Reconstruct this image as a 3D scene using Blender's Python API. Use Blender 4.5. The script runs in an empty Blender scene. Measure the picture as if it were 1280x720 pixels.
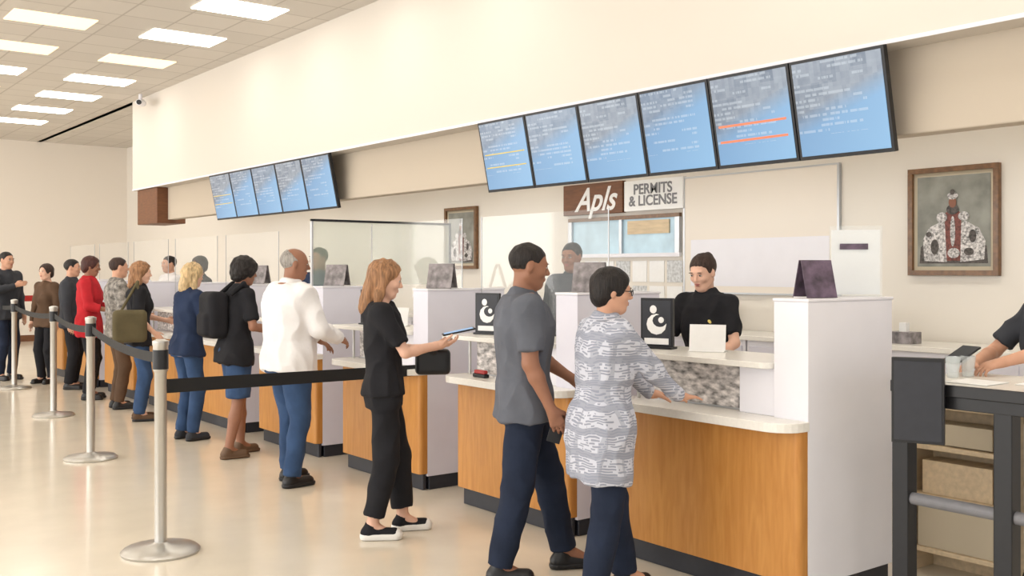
import bpy, math, numpy as np, random
from mathutils import Vector, Matrix, noise
random.seed(3)
sc=bpy.context.scene
def s2l(v):
    v=v/255.0
    return v/12.92 if v<=.04045 else ((v+.055)/1.055)**2.4
def C(r,g,b): return (s2l(r),s2l(g),s2l(b),1)
# ---------------------------------------------------------------- materials
def newmat(name):
    m=bpy.data.materials.new(name); m.use_nodes=True
    nt=m.node_tree; b=nt.nodes['Principled BSDF']; return m,nt,b
def mat(name,col,rough=.5,metal=0,spec=.5,var=0,vs=20,bump=0,bs=200,stretch=(1,1,1),emit=0):
    m,nt,b=newmat(name); L=nt.links
    b.inputs['Base Color'].default_value=col; b.inputs['Roughness'].default_value=rough
    b.inputs['Metallic'].default_value=metal; b.inputs['Specular IOR Level'].default_value=spec
    if emit: b.inputs['Emission Color'].default_value=col; b.inputs['Emission Strength'].default_value=emit
    tc=nt.nodes.new('ShaderNodeTexCoord'); mp=nt.nodes.new('ShaderNodeMapping'); mp.inputs['Scale'].default_value=stretch
    L.new(tc.outputs['Object'],mp.inputs[0])
    if var:
        n=nt.nodes.new('ShaderNodeTexNoise'); n.inputs['Scale'].default_value=vs; n.inputs['Detail'].default_value=4
        L.new(mp.outputs[0],n.inputs['Vector'])
        r=nt.nodes.new('ShaderNodeValToRGB')
        r.color_ramp.elements[0].position=.3; r.color_ramp.elements[1].position=.7
        r.color_ramp.elements[0].color=tuple(c*(1-var) for c in col[:3])+(1,)
        r.color_ramp.elements[1].color=tuple(min(1,c*(1+var)) for c in col[:3])+(1,)
        L.new(n.outputs['Fac'],r.inputs[0]); L.new(r.outputs[0],b.inputs['Base Color'])
    if bump:
        n=nt.nodes.new('ShaderNodeTexNoise'); n.inputs['Scale'].default_value=bs; n.inputs['Detail'].default_value=3
        L.new(mp.outputs[0],n.inputs['Vector'])
        bp=nt.nodes.new('ShaderNodeBump'); bp.inputs['Strength'].default_value=bump; bp.inputs['Distance'].default_value=.01
        L.new(n.outputs['Fac'],bp.inputs['Height']); L.new(bp.outputs[0],b.inputs['Normal'])
    return m
def cloth(name,col,var=.15): return mat(name,col,.85,spec=.2,var=var,vs=6,bump=.25,bs=35)
def hairm(name,col): return mat(name,col,.5,spec=.3,var=.45,vs=30,bump=.8,bs=60,stretch=(3,3,.35))
def skin(name,col): return mat(name,col,.5,spec=.35,var=.06,vs=12)
def math_node(nt,op,a,b=None,clamp=False):
    n=nt.nodes.new('ShaderNodeMath'); n.operation=op; n.use_clamp=clamp
    for i,v in enumerate((a,b)):
        if v is None: continue
        if isinstance(v,(int,float)): n.inputs[i].default_value=v
        else: nt.links.new(v,n.inputs[i])
    return n.outputs[0]
def mixc(nt,f,a,b):
    n=nt.nodes.new('ShaderNodeMix'); n.data_type='RGBA'
    for s,v in ((0,f),(6,a),(7,b)):
        if isinstance(v,(int,float,tuple)): n.inputs[s].default_value=v
        else: nt.links.new(v,n.inputs[s])
    return n.outputs[2]
M={}
M['floor']=mat('floor_polished',C(220,211,195),.16,spec=.5,var=.04,vs=3)
M['wall']=mat('wall_cream',C(228,222,213),.9,spec=.1)
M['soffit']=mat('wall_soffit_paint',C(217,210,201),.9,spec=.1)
M['wallfar']=mat('wall_far',C(234,226,216),.9,spec=.1)
M['band']=mat('wall_tan_shaded_band',C(196,184,168),.9,spec=.1)  # tan with the shade of the recess put into the colour
M['white']=mat('laminate_white',C(231,230,237),.4,spec=.4,var=.015,vs=5)
M['pillar']=mat('laminate_lilac',C(220,219,231),.45,spec=.35,var=.02,vs=5)
M['top']=mat('countertop_solid',C(230,227,221),.25,spec=.5,var=.03,vs=60)
M['black']=mat('black_plastic',C(28,28,31),.4,spec=.4,var=.1)
M['dark']=mat('dark_base',C(40,42,50),.5,var=.1)
M['steel']=mat('brushed_steel',C(190,188,184),.32,metal=.85,bump=.05,bs=300,stretch=(1,1,.05))
M['belt']=mat('belt_black',C(24,24,26),.8,bump=.2,bs=400)
M['beltred']=mat('belt_red',C(160,34,30),.8)
M['brown']=mat('brown_wood',C(112,70,42),.5,var=.2,vs=8,stretch=(1,1,6))
M['gold']=mat('frame_gold_wood',C(112,78,46),.35,spec=.6,var=.3,vs=30)
M['metal']=mat('trim_alu',C(190,192,196),.35,metal=.7)
M['paper']=mat('paper_white',C(238,238,238),.7,var=.02)
M['print']=mat('paper_print',C(200,202,204),.7,var=.3,vs=40)
M['purple']=mat('card_purple',C(92,76,94),.5,var=.6,vs=15)
M['red']=mat('red_plastic',C(170,40,40),.4)
M['orange']=mat('screen_orange',C(200,108,78),.5,emit=.7)
M['yellow']=mat('logo_yellow',C(200,180,100),.6,emit=.3)
M['lampwhite']=mat('light_lens',C(255,250,240),.5,emit=6.6)
M['lampwarm']=mat('light_lens_warm',C(250,228,196),.5,emit=1.0)
M['grey']=mat('grey_plastic',C(120,120,125),.5,var=.1)
M['palewood']=mat('pale_wood',C(205,184,152),.5,var=.12,vs=6,stretch=(1,6,6))
M['mat_cream']=mat('picture_mat',C(190,178,155),.7); M['pic_bg']=mat('picture_bg',C(132,132,124),.6,var=.3,vs=6)
M['pic_w']=mat('picture_lace',C(178,174,172),.6,var=.8,vs=60); M['pic_d']=mat('picture_dark',C(74,68,64),.6,var=.7,vs=45); M['pic_s']=mat('picture_skin',C(130,85,65),.6); M['pic_r']=mat('picture_maroon',C(112,62,54),.6,var=.5,vs=60)
M['photo_card']=mat('photo_card',C(128,122,124),.4,var=.6,vs=18)
def wood():
    m,nt,b=newmat('maple_wood'); L=nt.links
    tc=nt.nodes.new('ShaderNodeTexCoord'); mp=nt.nodes.new('ShaderNodeMapping'); mp.inputs['Scale'].default_value=(6,6,.7)
    L.new(tc.outputs['Object'],mp.inputs[0])
    n=nt.nodes.new('ShaderNodeTexNoise'); n.inputs['Scale'].default_value=6; n.inputs['Detail'].default_value=6; n.inputs['Distortion'].default_value=.6
    L.new(mp.outputs[0],n.inputs['Vector'])
    r=nt.nodes.new('ShaderNodeValToRGB'); r.color_ramp.elements[0].position=.3; r.color_ramp.elements[1].position=.72
    r.color_ramp.elements[0].color=C(184,124,58); r.color_ramp.elements[1].color=C(201,143,74)
    L.new(n.outputs['Fac'],r.inputs[0]); L.new(r.outputs[0],b.inputs['Base Color']); b.inputs['Roughness'].default_value=.4
    return m
M['wood']=wood()
def ceilm():
    m,nt,b=newmat('ceiling_tiles'); L=nt.links
    tc=nt.nodes.new('ShaderNodeTexCoord')
    br=nt.nodes.new('ShaderNodeTexBrick'); br.offset=0; br.inputs['Scale'].default_value=1
    br.inputs['Brick Width'].default_value=.6; br.inputs['Row Height'].default_value=.6; br.inputs['Mortar Size'].default_value=.012
    br.inputs['Color1'].default_value=C(212,206,198); br.inputs['Color2'].default_value=C(205,199,191); br.inputs['Mortar'].default_value=C(184,177,168)
    L.new(tc.outputs['Object'],br.inputs['Vector']); L.new(br.outputs['Color'],b.inputs['Base Color']); b.inputs['Roughness'].default_value=.9
    return m
M['ceiling']=ceilm()
def plexi(name,white=.12,col=C(225,232,232),gl=.05):
    m=bpy.data.materials.new(name); m.use_nodes=True; nt=m.node_tree; nt.nodes.clear(); L=nt.links
    o=nt.nodes.new('ShaderNodeOutputMaterial'); t=nt.nodes.new('ShaderNodeBsdfTransparent'); d=nt.nodes.new('ShaderNodeBsdfDiffuse'); g=nt.nodes.new('ShaderNodeBsdfGlossy')
    d.inputs[0].default_value=col; g.inputs['Roughness'].default_value=.05
    a=nt.nodes.new('ShaderNodeMixShader'); a.inputs[0].default_value=white; L.new(t.outputs[0],a.inputs[1]); L.new(d.outputs[0],a.inputs[2])
    c=nt.nodes.new('ShaderNodeMixShader'); c.inputs[0].default_value=gl; L.new(a.outputs[0],c.inputs[1]); L.new(g.outputs[0],c.inputs[2]); L.new(c.outputs[0],o.inputs[0])
    return m
M['plexi']=plexi('acrylic_clear',.10); M['frost']=plexi('acrylic_frosted',.30); M['green']=plexi('acrylic_green',.38,C(200,216,202))
def screenmat(name,kind):
    m,nt,b=newmat(name); L=nt.links
    tc=nt.nodes.new('ShaderNodeTexCoord'); sp=nt.nodes.new('ShaderNodeSeparateXYZ'); L.new(tc.outputs['Object'],sp.inputs[0])
    x,z=sp.outputs[0],sp.outputs[2]
    g=math_node(nt,'ADD',math_node(nt,'MULTIPLY',x,.8),math_node(nt,'ADD',math_node(nt,'MULTIPLY',z,-.7),.5),True)
    base=mixc(nt,g,C(96,142,188),C(142,190,228))
    def blocks(sx,sz,seed):
        cbb=nt.nodes.new('ShaderNodeCombineXYZ'); L.new(math_node(nt,'FLOOR',math_node(nt,'MULTIPLY',x,sx)),cbb.inputs[0]); L.new(math_node(nt,'FLOOR',math_node(nt,'MULTIPLY',z,sz)),cbb.inputs[1]); cbb.inputs[2].default_value=seed+kind
        wn=nt.nodes.new('ShaderNodeTexWhiteNoise'); L.new(cbb.outputs[0],wn.inputs['Vector']); return wn.outputs['Value']
    v=math_node(nt,'ADD',math_node(nt,'MULTIPLY',blocks(9.,13.,1.),.6),math_node(nt,'MULTIPLY',blocks(31.,24.,5.),.4))
    n=nt.nodes.new('ShaderNodeTexNoise'); n.inputs['Scale'].default_value=22; n.inputs['Detail'].default_value=5; L.new(tc.outputs['Object'],n.inputs['Vector'])
    v=math_node(nt,'ADD',math_node(nt,'MULTIPLY',v,.6),math_node(nt,'MULTIPLY',n.outputs['Fac'],.4),True)
    photo=mixc(nt,v,C(84,96,114),C(172,178,186))
    top=math_node(nt,'MULTIPLY',math_node(nt,'SUBTRACT',math_node(nt,'ADD',z,math_node(nt,'MULTIPLY',x,-.35)),{0:.06,1:-.06,2:0.}[kind]),7,True)
    top=math_node(nt,'MULTIPLY',top,.75 if kind!=1 else .9)
    col=mixc(nt,top,base,photo)
    fr=math_node(nt,'FRACT',math_node(nt,'MULTIPLY',z,30.)); row=math_node(nt,'FLOOR',math_node(nt,'MULTIPLY',z,30.))
    cb=nt.nodes.new('ShaderNodeCombineXYZ'); L.new(math_node(nt,'MULTIPLY',x,60.),cb.inputs[0]); L.new(math_node(nt,'MULTIPLY',row,7.3),cb.inputs[1]); cb.inputs[2].default_value=kind*3.1
    n2=nt.nodes.new('ShaderNodeTexNoise'); n2.inputs['Scale'].default_value=1; n2.inputs['Detail'].default_value=1; L.new(cb.outputs[0],n2.inputs['Vector'])
    cb2=nt.nodes.new('ShaderNodeCombineXYZ'); L.new(math_node(nt,'MULTIPLY',x,3.),cb2.inputs[0]); L.new(math_node(nt,'MULTIPLY',row,3.7),cb2.inputs[1]); cb2.inputs[2].default_value=kind*1.7
    n3=nt.nodes.new('ShaderNodeTexNoise'); n3.inputs['Scale'].default_value=1; L.new(cb2.outputs[0],n3.inputs['Vector'])
    tx=math_node(nt,'MULTIPLY',math_node(nt,'GREATER_THAN',fr,.5),math_node(nt,'GREATER_THAN',n2.outputs['Fac'],.42))
    tx=math_node(nt,'MULTIPLY',tx,math_node(nt,'GREATER_THAN',n3.outputs['Fac'],.5))
    tx=math_node(nt,'MULTIPLY',tx,math_node(nt,'LESS_THAN',x,.2)); tx=math_node(nt,'MULTIPLY',tx,math_node(nt,'GREATER_THAN',z,-.17))
    tx=math_node(nt,'MULTIPLY',tx,.3)
    col=mixc(nt,tx,col,C(225,235,242))
    b.inputs['Base Color'].default_value=(.02,.02,.02,1); b.inputs['Roughness'].default_value=.25
    L.new(col,b.inputs['Emission Color']); b.inputs['Emission Strength'].default_value=1.0
    return m
SM=[screenmat('screen_display_%d'%k,k) for k in range(3)]
def blouse():
    m,nt,b=newmat('blouse_pattern'); L=nt.links
    tc=nt.nodes.new('ShaderNodeTexCoord'); sp=nt.nodes.new('ShaderNodeSeparateXYZ'); L.new(tc.outputs['Object'],sp.inputs[0])
    nz=nt.nodes.new('ShaderNodeTexNoise'); nz.inputs['Scale'].default_value=7; L.new(tc.outputs['Object'],nz.inputs['Vector'])
    zz=math_node(nt,'ADD',sp.outputs[2],math_node(nt,'MULTIPLY',nz.outputs['Fac'],.06))
    row=math_node(nt,'FLOOR',math_node(nt,'MULTIPLY',zz,80)); fr=math_node(nt,'FRACT',math_node(nt,'MULTIPLY',zz,80))
    cb=nt.nodes.new('ShaderNodeCombineXYZ'); L.new(math_node(nt,'MULTIPLY',sp.outputs[0],26),cb.inputs[0]); L.new(math_node(nt,'MULTIPLY',sp.outputs[1],26),cb.inputs[1]); L.new(math_node(nt,'MULTIPLY',row,5.3),cb.inputs[2])
    n=nt.nodes.new('ShaderNodeTexNoise'); n.inputs['Scale'].default_value=1; n.inputs['Detail'].default_value=1; L.new(cb.outputs[0],n.inputs['Vector'])
    mk=math_node(nt,'MULTIPLY',math_node(nt,'GREATER_THAN',fr,.4),math_node(nt,'GREATER_THAN',n.outputs['Fac'],.46))
    mk=math_node(nt,'MULTIPLY',mk,.6)
    big=math_node(nt,'GREATER_THAN',math_node(nt,'FRACT',math_node(nt,'MULTIPLY',zz,9)),.7)
    mk=math_node(nt,'MAXIMUM',mk,math_node(nt,'MULTIPLY',big,.5))
    vert=math_node(nt,'GREATER_THAN',math_node(nt,'FRACT',math_node(nt,'MULTIPLY',math_node(nt,'ADD',sp.outputs[1],sp.outputs[0]),11)),.8)
    mk=math_node(nt,'MAXIMUM',mk,math_node(nt,'MULTIPLY',vert,.35))
    L.new(mixc(nt,mk,C(194,197,209),C(84,92,114)),b.inputs['Base Color']); b.inputs['Roughness'].default_value=.8
    return m
M['blouse']=blouse()
# ---------------------------------------------------------------- builder
class B:
    def __init__(s,name,mw=None,parent=None): s.n=name; s.v=[]; s.f=[]; s.m=[]; s.mats=[]; s.mw=mw; s.p=parent
    def mi(s,m):
        if m not in s.mats: s.mats.append(m)
        return s.mats.index(m)
    def add(s,vs,fs,m):
        o=len(s.v); s.v+= [tuple(v) for v in vs]; s.f+=[tuple(i+o for i in f) for f in fs]; s.m+=[s.mi(m)]*len(fs); return s
    def box(s,lo,hi,m,T=None):
        vs=[Vector((x,y,z)) for x in (lo[0],hi[0]) for y in (lo[1],hi[1]) for z in (lo[2],hi[2])]
        if T: vs=[T@v for v in vs]
        return s.add(vs,[(0,1,3,2),(4,6,7,5),(0,4,5,1),(2,3,7,6),(0,2,6,4),(1,5,7,3)],m)
    def cyl(s,a,b,r1,r2,m,n=20):
        a=Vector(a);b=Vector(b);d=(b-a).normalized(); u=d.orthogonal().normalized(); w=d.cross(u)
        vs=[]
        for c,r in ((a,r1),(b,r2)):
            vs+=[c+(u*math.cos(t)+w*math.sin(t))*r for t in [2*math.pi*i/n for i in range(n)]]
        fs=[(i,(i+1)%n,n+(i+1)%n,n+i) for i in range(n)]+[tuple(range(n-1,-1,-1)),tuple(range(n,2*n))]
        return s.add(vs,fs,m)
    def prism(s,poly,z0,z1,m,T=None):
        n=len(poly); vs=[Vector((x,y,z0)) for x,y in poly]+[Vector((x,y,z1)) for x,y in poly]
        if T: vs=[T@v for v in vs]
        return s.add(vs,[(i,(i+1)%n,n+(i+1)%n,n+i) for i in range(n)]+[tuple(range(n-1,-1,-1)),tuple(range(n,2*n))],m)
    def lathe(s,c,prof,m,n=28):
        vs=[];k=len(prof)
        for r,z in prof: vs+=[(c[0]+r*math.cos(2*math.pi*i/n),c[1]+r*math.sin(2*math.pi*i/n),c[2]+z) for i in range(n)]
        fs=[(j*n+i,j*n+(i+1)%n,(j+1)*n+(i+1)%n,(j+1)*n+i) for j in range(k-1) for i in range(n)]
        fs+=[tuple(range(n-1,-1,-1)),tuple(range((k-1)*n,k*n))]
        return s.add(vs,fs,m)
    def quad(s,p,m): return s.add(p,[(0,1,2,3)],m)
    def ellip(s,c,r,m,T=None,n=12):
        vs=[];fs=[]
        for j in range(n//2+1):
            ph=math.pi*j/(n//2)
            for i in range(n):
                t=2*math.pi*i/n; v=Vector((c[0]+r[0]*math.sin(ph)*math.cos(t),c[1]+r[1]*math.sin(ph)*math.sin(t),c[2]-r[2]*math.cos(ph)))
                vs.append(T@v if T else v)
        for j in range(n//2):
            for i in range(n): fs.append((j*n+i,j*n+(i+1)%n,(j+1)*n+(i+1)%n,(j+1)*n+i))
        return s.add(vs,fs,m)
    def done(s,bevel=0,smooth=False):
        me=bpy.data.meshes.new(s.n); me.from_pydata(s.v,[],s.f)
        for m in s.mats: me.materials.append(M[m] if isinstance(m,str) else m)
        me.polygons.foreach_set('material_index',s.m)
        if smooth: me.polygons.foreach_set('use_smooth',[True]*len(s.f))
        me.update()
        o=bpy.data.objects.new(s.n,me); sc.collection.objects.link(o)
        if s.mw: o.matrix_world=s.mw
        if s.p: o.parent=s.p
        if bevel:
            bm=o.modifiers.new('bevel','BEVEL'); bm.width=bevel; bm.segments=2; bm.limit_method='ANGLE'
        if smooth:
            try:
                me.set_sharp_from_angle(angle=math.radians(40))
            except Exception: pass
        return o
def empty(name,loc,yaw=0):
    e=bpy.data.objects.new(name,None); e.location=loc; e.rotation_euler=(0,0,yaw); e.empty_display_size=.2; sc.collection.objects.link(e); return e
def rrect(x0,y0,x1,y1,rad):
    pts=[]
    cs=[((x0,y0),rad[0],180),((x1,y0),rad[1],270),((x1,y1),rad[2],0),((x0,y1),rad[3],90)]
    for i,((x,y),r,a0) in enumerate(cs):
        cx=x+r*(1 if i in(0,3) else -1); cy=y+r*(1 if i in (0,1) else -1)
        if r<1e-4: pts.append((x,y)); continue
        for k in range(7):
            a=math.radians(a0+90*k/6); pts.append((cx+r*math.cos(a),cy+r*math.sin(a)))
    return pts
def notch(x0,y0,x1,y1,rad,nx,ny):
    p=rrect(x0,y0,x1,y1,rad); out=[]
    for q in p:
        if abs(q[0]-x1)<1e-6 and abs(q[1]-y0)<1e-6: out+=[(nx,y0),(nx,ny),(x1,ny)]
        else: out.append(q)
    return out
# ---------------------------------------------------------------- room
XF,XB,YE,CZ=5.6,7.6,25.0,4.52
B('floor').box((-9,-5,-.1),(XB+.15,YE+.15,0),'floor').done()
B('ceiling').box((-9,-5,CZ),(XF+.1,YE+.15,CZ+.1),'ceiling').box((XF,18.0,CZ),(XB+.15,YE+.15,CZ+.1),'ceiling').done()
B('ceiling_staff').box((5.98,-5,3.05),(XB,18.0,3.15),'wall').done()
B('wall_back').box((XB,-5,0),(XB+.15,YE+.15,CZ),'wall').done()
B('wall_far').box((-9,YE,0),(XB,YE+.15,CZ),'wallfar').done()
B('wall_soffit').box((XF,-5,2.975),(XF+.2,18.1,CZ),'soffit').box((XF+.2,17.9,2.975),(XB,18.1,CZ),'soffit').done()
B('trim_soffit_band').box((5.8,-5,2.44),(5.95,16.9,3.05),'band').done(.01)
B('trim_soffit_end_box').box((5.62,16.9,2.38),(6.1,17.9,2.97),'brown').done(.01)
B('baseboard_far').box((-9,YE-.02,0),(XB,YE,.14),'brown').done()
B('baseboard_back').box((XB-.02,-5,0),(XB,YE-.02,.12),'dark').done()
B('soffit_lit_edge').box((XF-.012,-5,2.975),(XF,18.1,3.0),'white').done()  # white strip paints the light caught along the soffit's lower edge
bl=B('ceiling_light_panels')
for ix,x in enumerate((4.55,3.0,1.2,-.6,-2.4,-4.2)):
    for j in range(14):
        y=-1.7+1.8*j
        if y>YE-.5: continue
        on=(j%5!=4) if ix==0 else (j%3==1 if ix==1 else (ix+j)%3!=2)
        bl.box((x-.45,y-.29,CZ-.012),(x+.45,y+.29,CZ-.001),'lampwhite' if on else 'lampwarm')
bl.done()
bs=B('staff_fill_light_panels')  # unseen glowing panels, added to brighten the staff zone
for j in range(10):
    y=.5+1.8*j
    bs.box((6.3,y-.5,3.035),(6.7,y+.5,3.049),'lampwhite')
bs.done()
q=B('security_camera'); q.cyl((5.45,17.2,CZ),(5.45,17.2,CZ-.12),.03,.03,'white'); q.cyl((5.45,17.1,CZ-.16),(5.3,16.8,CZ-.2),.06,.05,'white'); q.cyl((5.3,16.8,CZ-.2),(5.29,16.78,CZ-.203),.04,.04,'black').done(.004)
# ---------------------------------------------------------------- screens
def screens(y0,y1,n,off=0,stripe=-1):
    w=(y1-y0)/n
    for i in range(n):
        yc=y1-w*(i+.5)
        mw=Matrix.Translation((5.6,yc,2.645))@Matrix.Rotation(-math.pi/2,4,'Z')@Matrix.Rotation(.2,4,'X')
        hw=w/2-.004; hh=.325
        b=B('menu_screen',mw); b.box((-hw,0,-hh),(hw,.04,hh),'black')
        b.box((-hw+.02,-.004,-hh+.025),(hw-.02,0,hh-.02),SM[(i*2+off)%3 if i!=stripe else 1])
        if i==stripe:
            for z in (-.03,-.14): b.box((-hw+.05,-.007,z-.008),(hw-.06,-.004,z+.008),'orange')
        if i==0:
            for z in (.02,-.1): b.box((-hw+.05,-.007,z-.005),(hw-.06,-.004,z+.005),'yellow')
        b.box((-.1,.04,-.1),(.1,.12,.12),'black')
        b.done(.004)
screens(3.53,7.74,6,0,4); screens(10.7,14.4,5,1)
# ---------------------------------------------------------------- wall signs / pictures
MW=lambda y,z: Matrix.Translation((XB-.002,y,z))@Matrix.Rotation(-math.pi/2,4,'Z')
def picture(y,z,w,h):
    b=B('framed_portrait',MW(y,z)); t=.04
    for lo,hi in (((-w/2,-.05,h/2-t),(w/2,0,h/2)),((-w/2,-.05,-h/2),(w/2,0,-h/2+t)),((-w/2,-.05,-h/2+t),(-w/2+t,0,h/2-t)),((w/2-t,-.05,-h/2+t),(w/2,0,h/2-t))):
        b.box(lo,hi,'gold')
    b.box((-w/2+t,-.02,-h/2+t),(w/2-t,0,h/2-t),'mat_cream')
    a,c=w/2-t-.03,h/2-t-.03
    b.box((-a,-.022,-c),(a,-.02,c),'pic_bg')
    S=h/.85
    def el(x,zz,rx,rz,m,k=0,n=18): b.add([(S*(x+rx*math.cos(2*math.pi*i/n)),-.0235-.0006*k,S*(zz+rz*math.sin(2*math.pi*i/n))) for i in range(n)],[tuple(range(n))],m)
    def pg(pts,m,k): b.add([(S*x,-.0235-.0006*k,S*zz) for x,zz in pts],[tuple(range(len(pts)))],m)
    pg([(-.28,-.33),(.28,-.33),(.27,-.2),(.12,-.08),(-.12,-.08),(-.27,-.2)],'pic_d',0)
    pg([(-.24,-.31),(-.05,-.32),(-.03,-.05),(-.10,0),(-.2,-.05),(-.25,-.14)],'pic_w',1)
    pg([(.25,-.30),(.06,-.32),(.03,-.05),(.10,.0),(.21,-.06),(.26,-.16)],'pic_w',1)
    pg([(-.05,-.31),(.06,-.31),(.07,.06),(0,.1),(-.07,.06)],'pic_r',2)
    for k,(x,zz,rx,rz,m) in enumerate([(-.15,-.2,.035,.06,'pic_d'),(.16,-.12,.03,.05,'pic_d'),(.13,-.24,.04,.03,'pic_d'),(-.2,-.1,.025,.02,'pic_d'),(0,-.08,.02,.12,'pic_w'),(-.09,.03,.045,.04,'pic_w'),(.09,.035,.045,.035,'pic_w'),(0,.09,.05,.04,'pic_d'),(0,.145,.032,.042,'pic_s'),(0,.195,.045,.028,'pic_w'),(.0,.225,.02,.022,'pic_d'),(.01,-.25,.05,.04,'pic_w')]): el(x,zz,rx,rz,m,3+k)
    b.done(.006)
picture(4.23,1.985,.74,.85); picture(10.95,2.02,.72,.8)
def text(body,mw,size,m,parent,ext=.002):
    cu=bpy.data.curves.new('lettering','FONT'); cu.body=body; cu.size=size; cu.extrude=ext; cu.align_x='CENTER'; cu.align_y='CENTER'; cu.space_line=.8
    o=bpy.data.objects.new('lettering',cu); sc.collection.objects.link(o); cu.materials.append(M[m])
    o.parent=parent; o.matrix_local=mw; return o
FR=Matrix.Rotation(math.pi/2,4,'X')
sb=B('wall_sign',MW(8.38,2.385)).box((-.48,-.06,-.17),(.48,0,.17),'brown').done(.006)
t_=text('Apls',Matrix.Translation((0.05,-.063,-.02))@FR,.36,'paper',sb); t_.data.shear=.4; t_.data.offset=.006
sb=B('wall_sign',MW(7.46,2.38)).box((-.42,-.05,-.16),(.42,0,.16),'paper').done(.006)
t_=text('PERMITS\n& LICENSE',Matrix.Translation((0,-.053,0))@FR,.15,'grey',sb); t_.data.offset=.003
b=B('window_1',MW(7.95,1.96)); M['winblue']=mat('window_blue_glow',C(160,184,196),.3,var=.25,vs=3,emit=.35)
b.box((-.85,-.04,.18),(.85,0,.22),'gold').box((-.85,-.04,-.22),(.85,0,-.18),'white').box((-.85,-.04,-.18),(-.79,0,.18),'metal').box((.79,-.04,-.18),(.85,0,.18),'metal').box((-.02,-.04,-.18),(.02,0,.18),'metal')
b.box((-.79,-.01,-.18),(-.02,0,.18),'winblue').box((.02,-.01,-.18),(.79,0,.18),'winblue').box((.1,-.03,.02),(.7,-.01,.16),'palewood').done()
b=B('notice_papers')
for i in range(7):
    for j in range(2):
        yy=8.55-i*.25; zz=1.22+j*.26
        b.box((XB-.006,yy-.21,zz),(XB-.002,yy,zz+.22),'paper' if (i+j)%3 else 'print')
b.done()
b=B('whiteboard',MW(6.15,1.95)); b.box((-.88,-.03,-.57),(.88,-.005,.57),'wallfar')
for lo,hi in (((-.9,-.035,.56),(.9,0,.575)),((-.9,-.035,-.575),(.9,0,-.56)),((-.9,-.035,-.56),(-.88,0,.56)),((.88,-.035,-.56),(.9,0,.56))): b.box(lo,hi,'metal')
b.box((-.8,-.033,-.5),(.8,-.0305,-.05),'white').done()
b=B('back_cabinet')
for y in [1.0+1.2*i for i in range(13)]:
    b.box((7.0,y,0),(7.56,y+1.18,1.0),'white').box((6.985,y+.03,.1),(7.0,y+.57,.95),'pillar').box((6.985,y+.61,.1),(7.0,y+1.15,.95),'pillar')
b.box((6.95,.98,1.0),(7.58,16.6,1.04),'top').done(.005)
b=B('storage_bins')
for y,c in ((6.3,'paper'),(8.9,'grey'),(11,'paper')): b.box((7.1,y,1.04),(7.4,y+.34,1.26),c).box((7.08,y-.02,1.26),(7.42,y+.36,1.29),'white')
b.done(.01)
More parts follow.
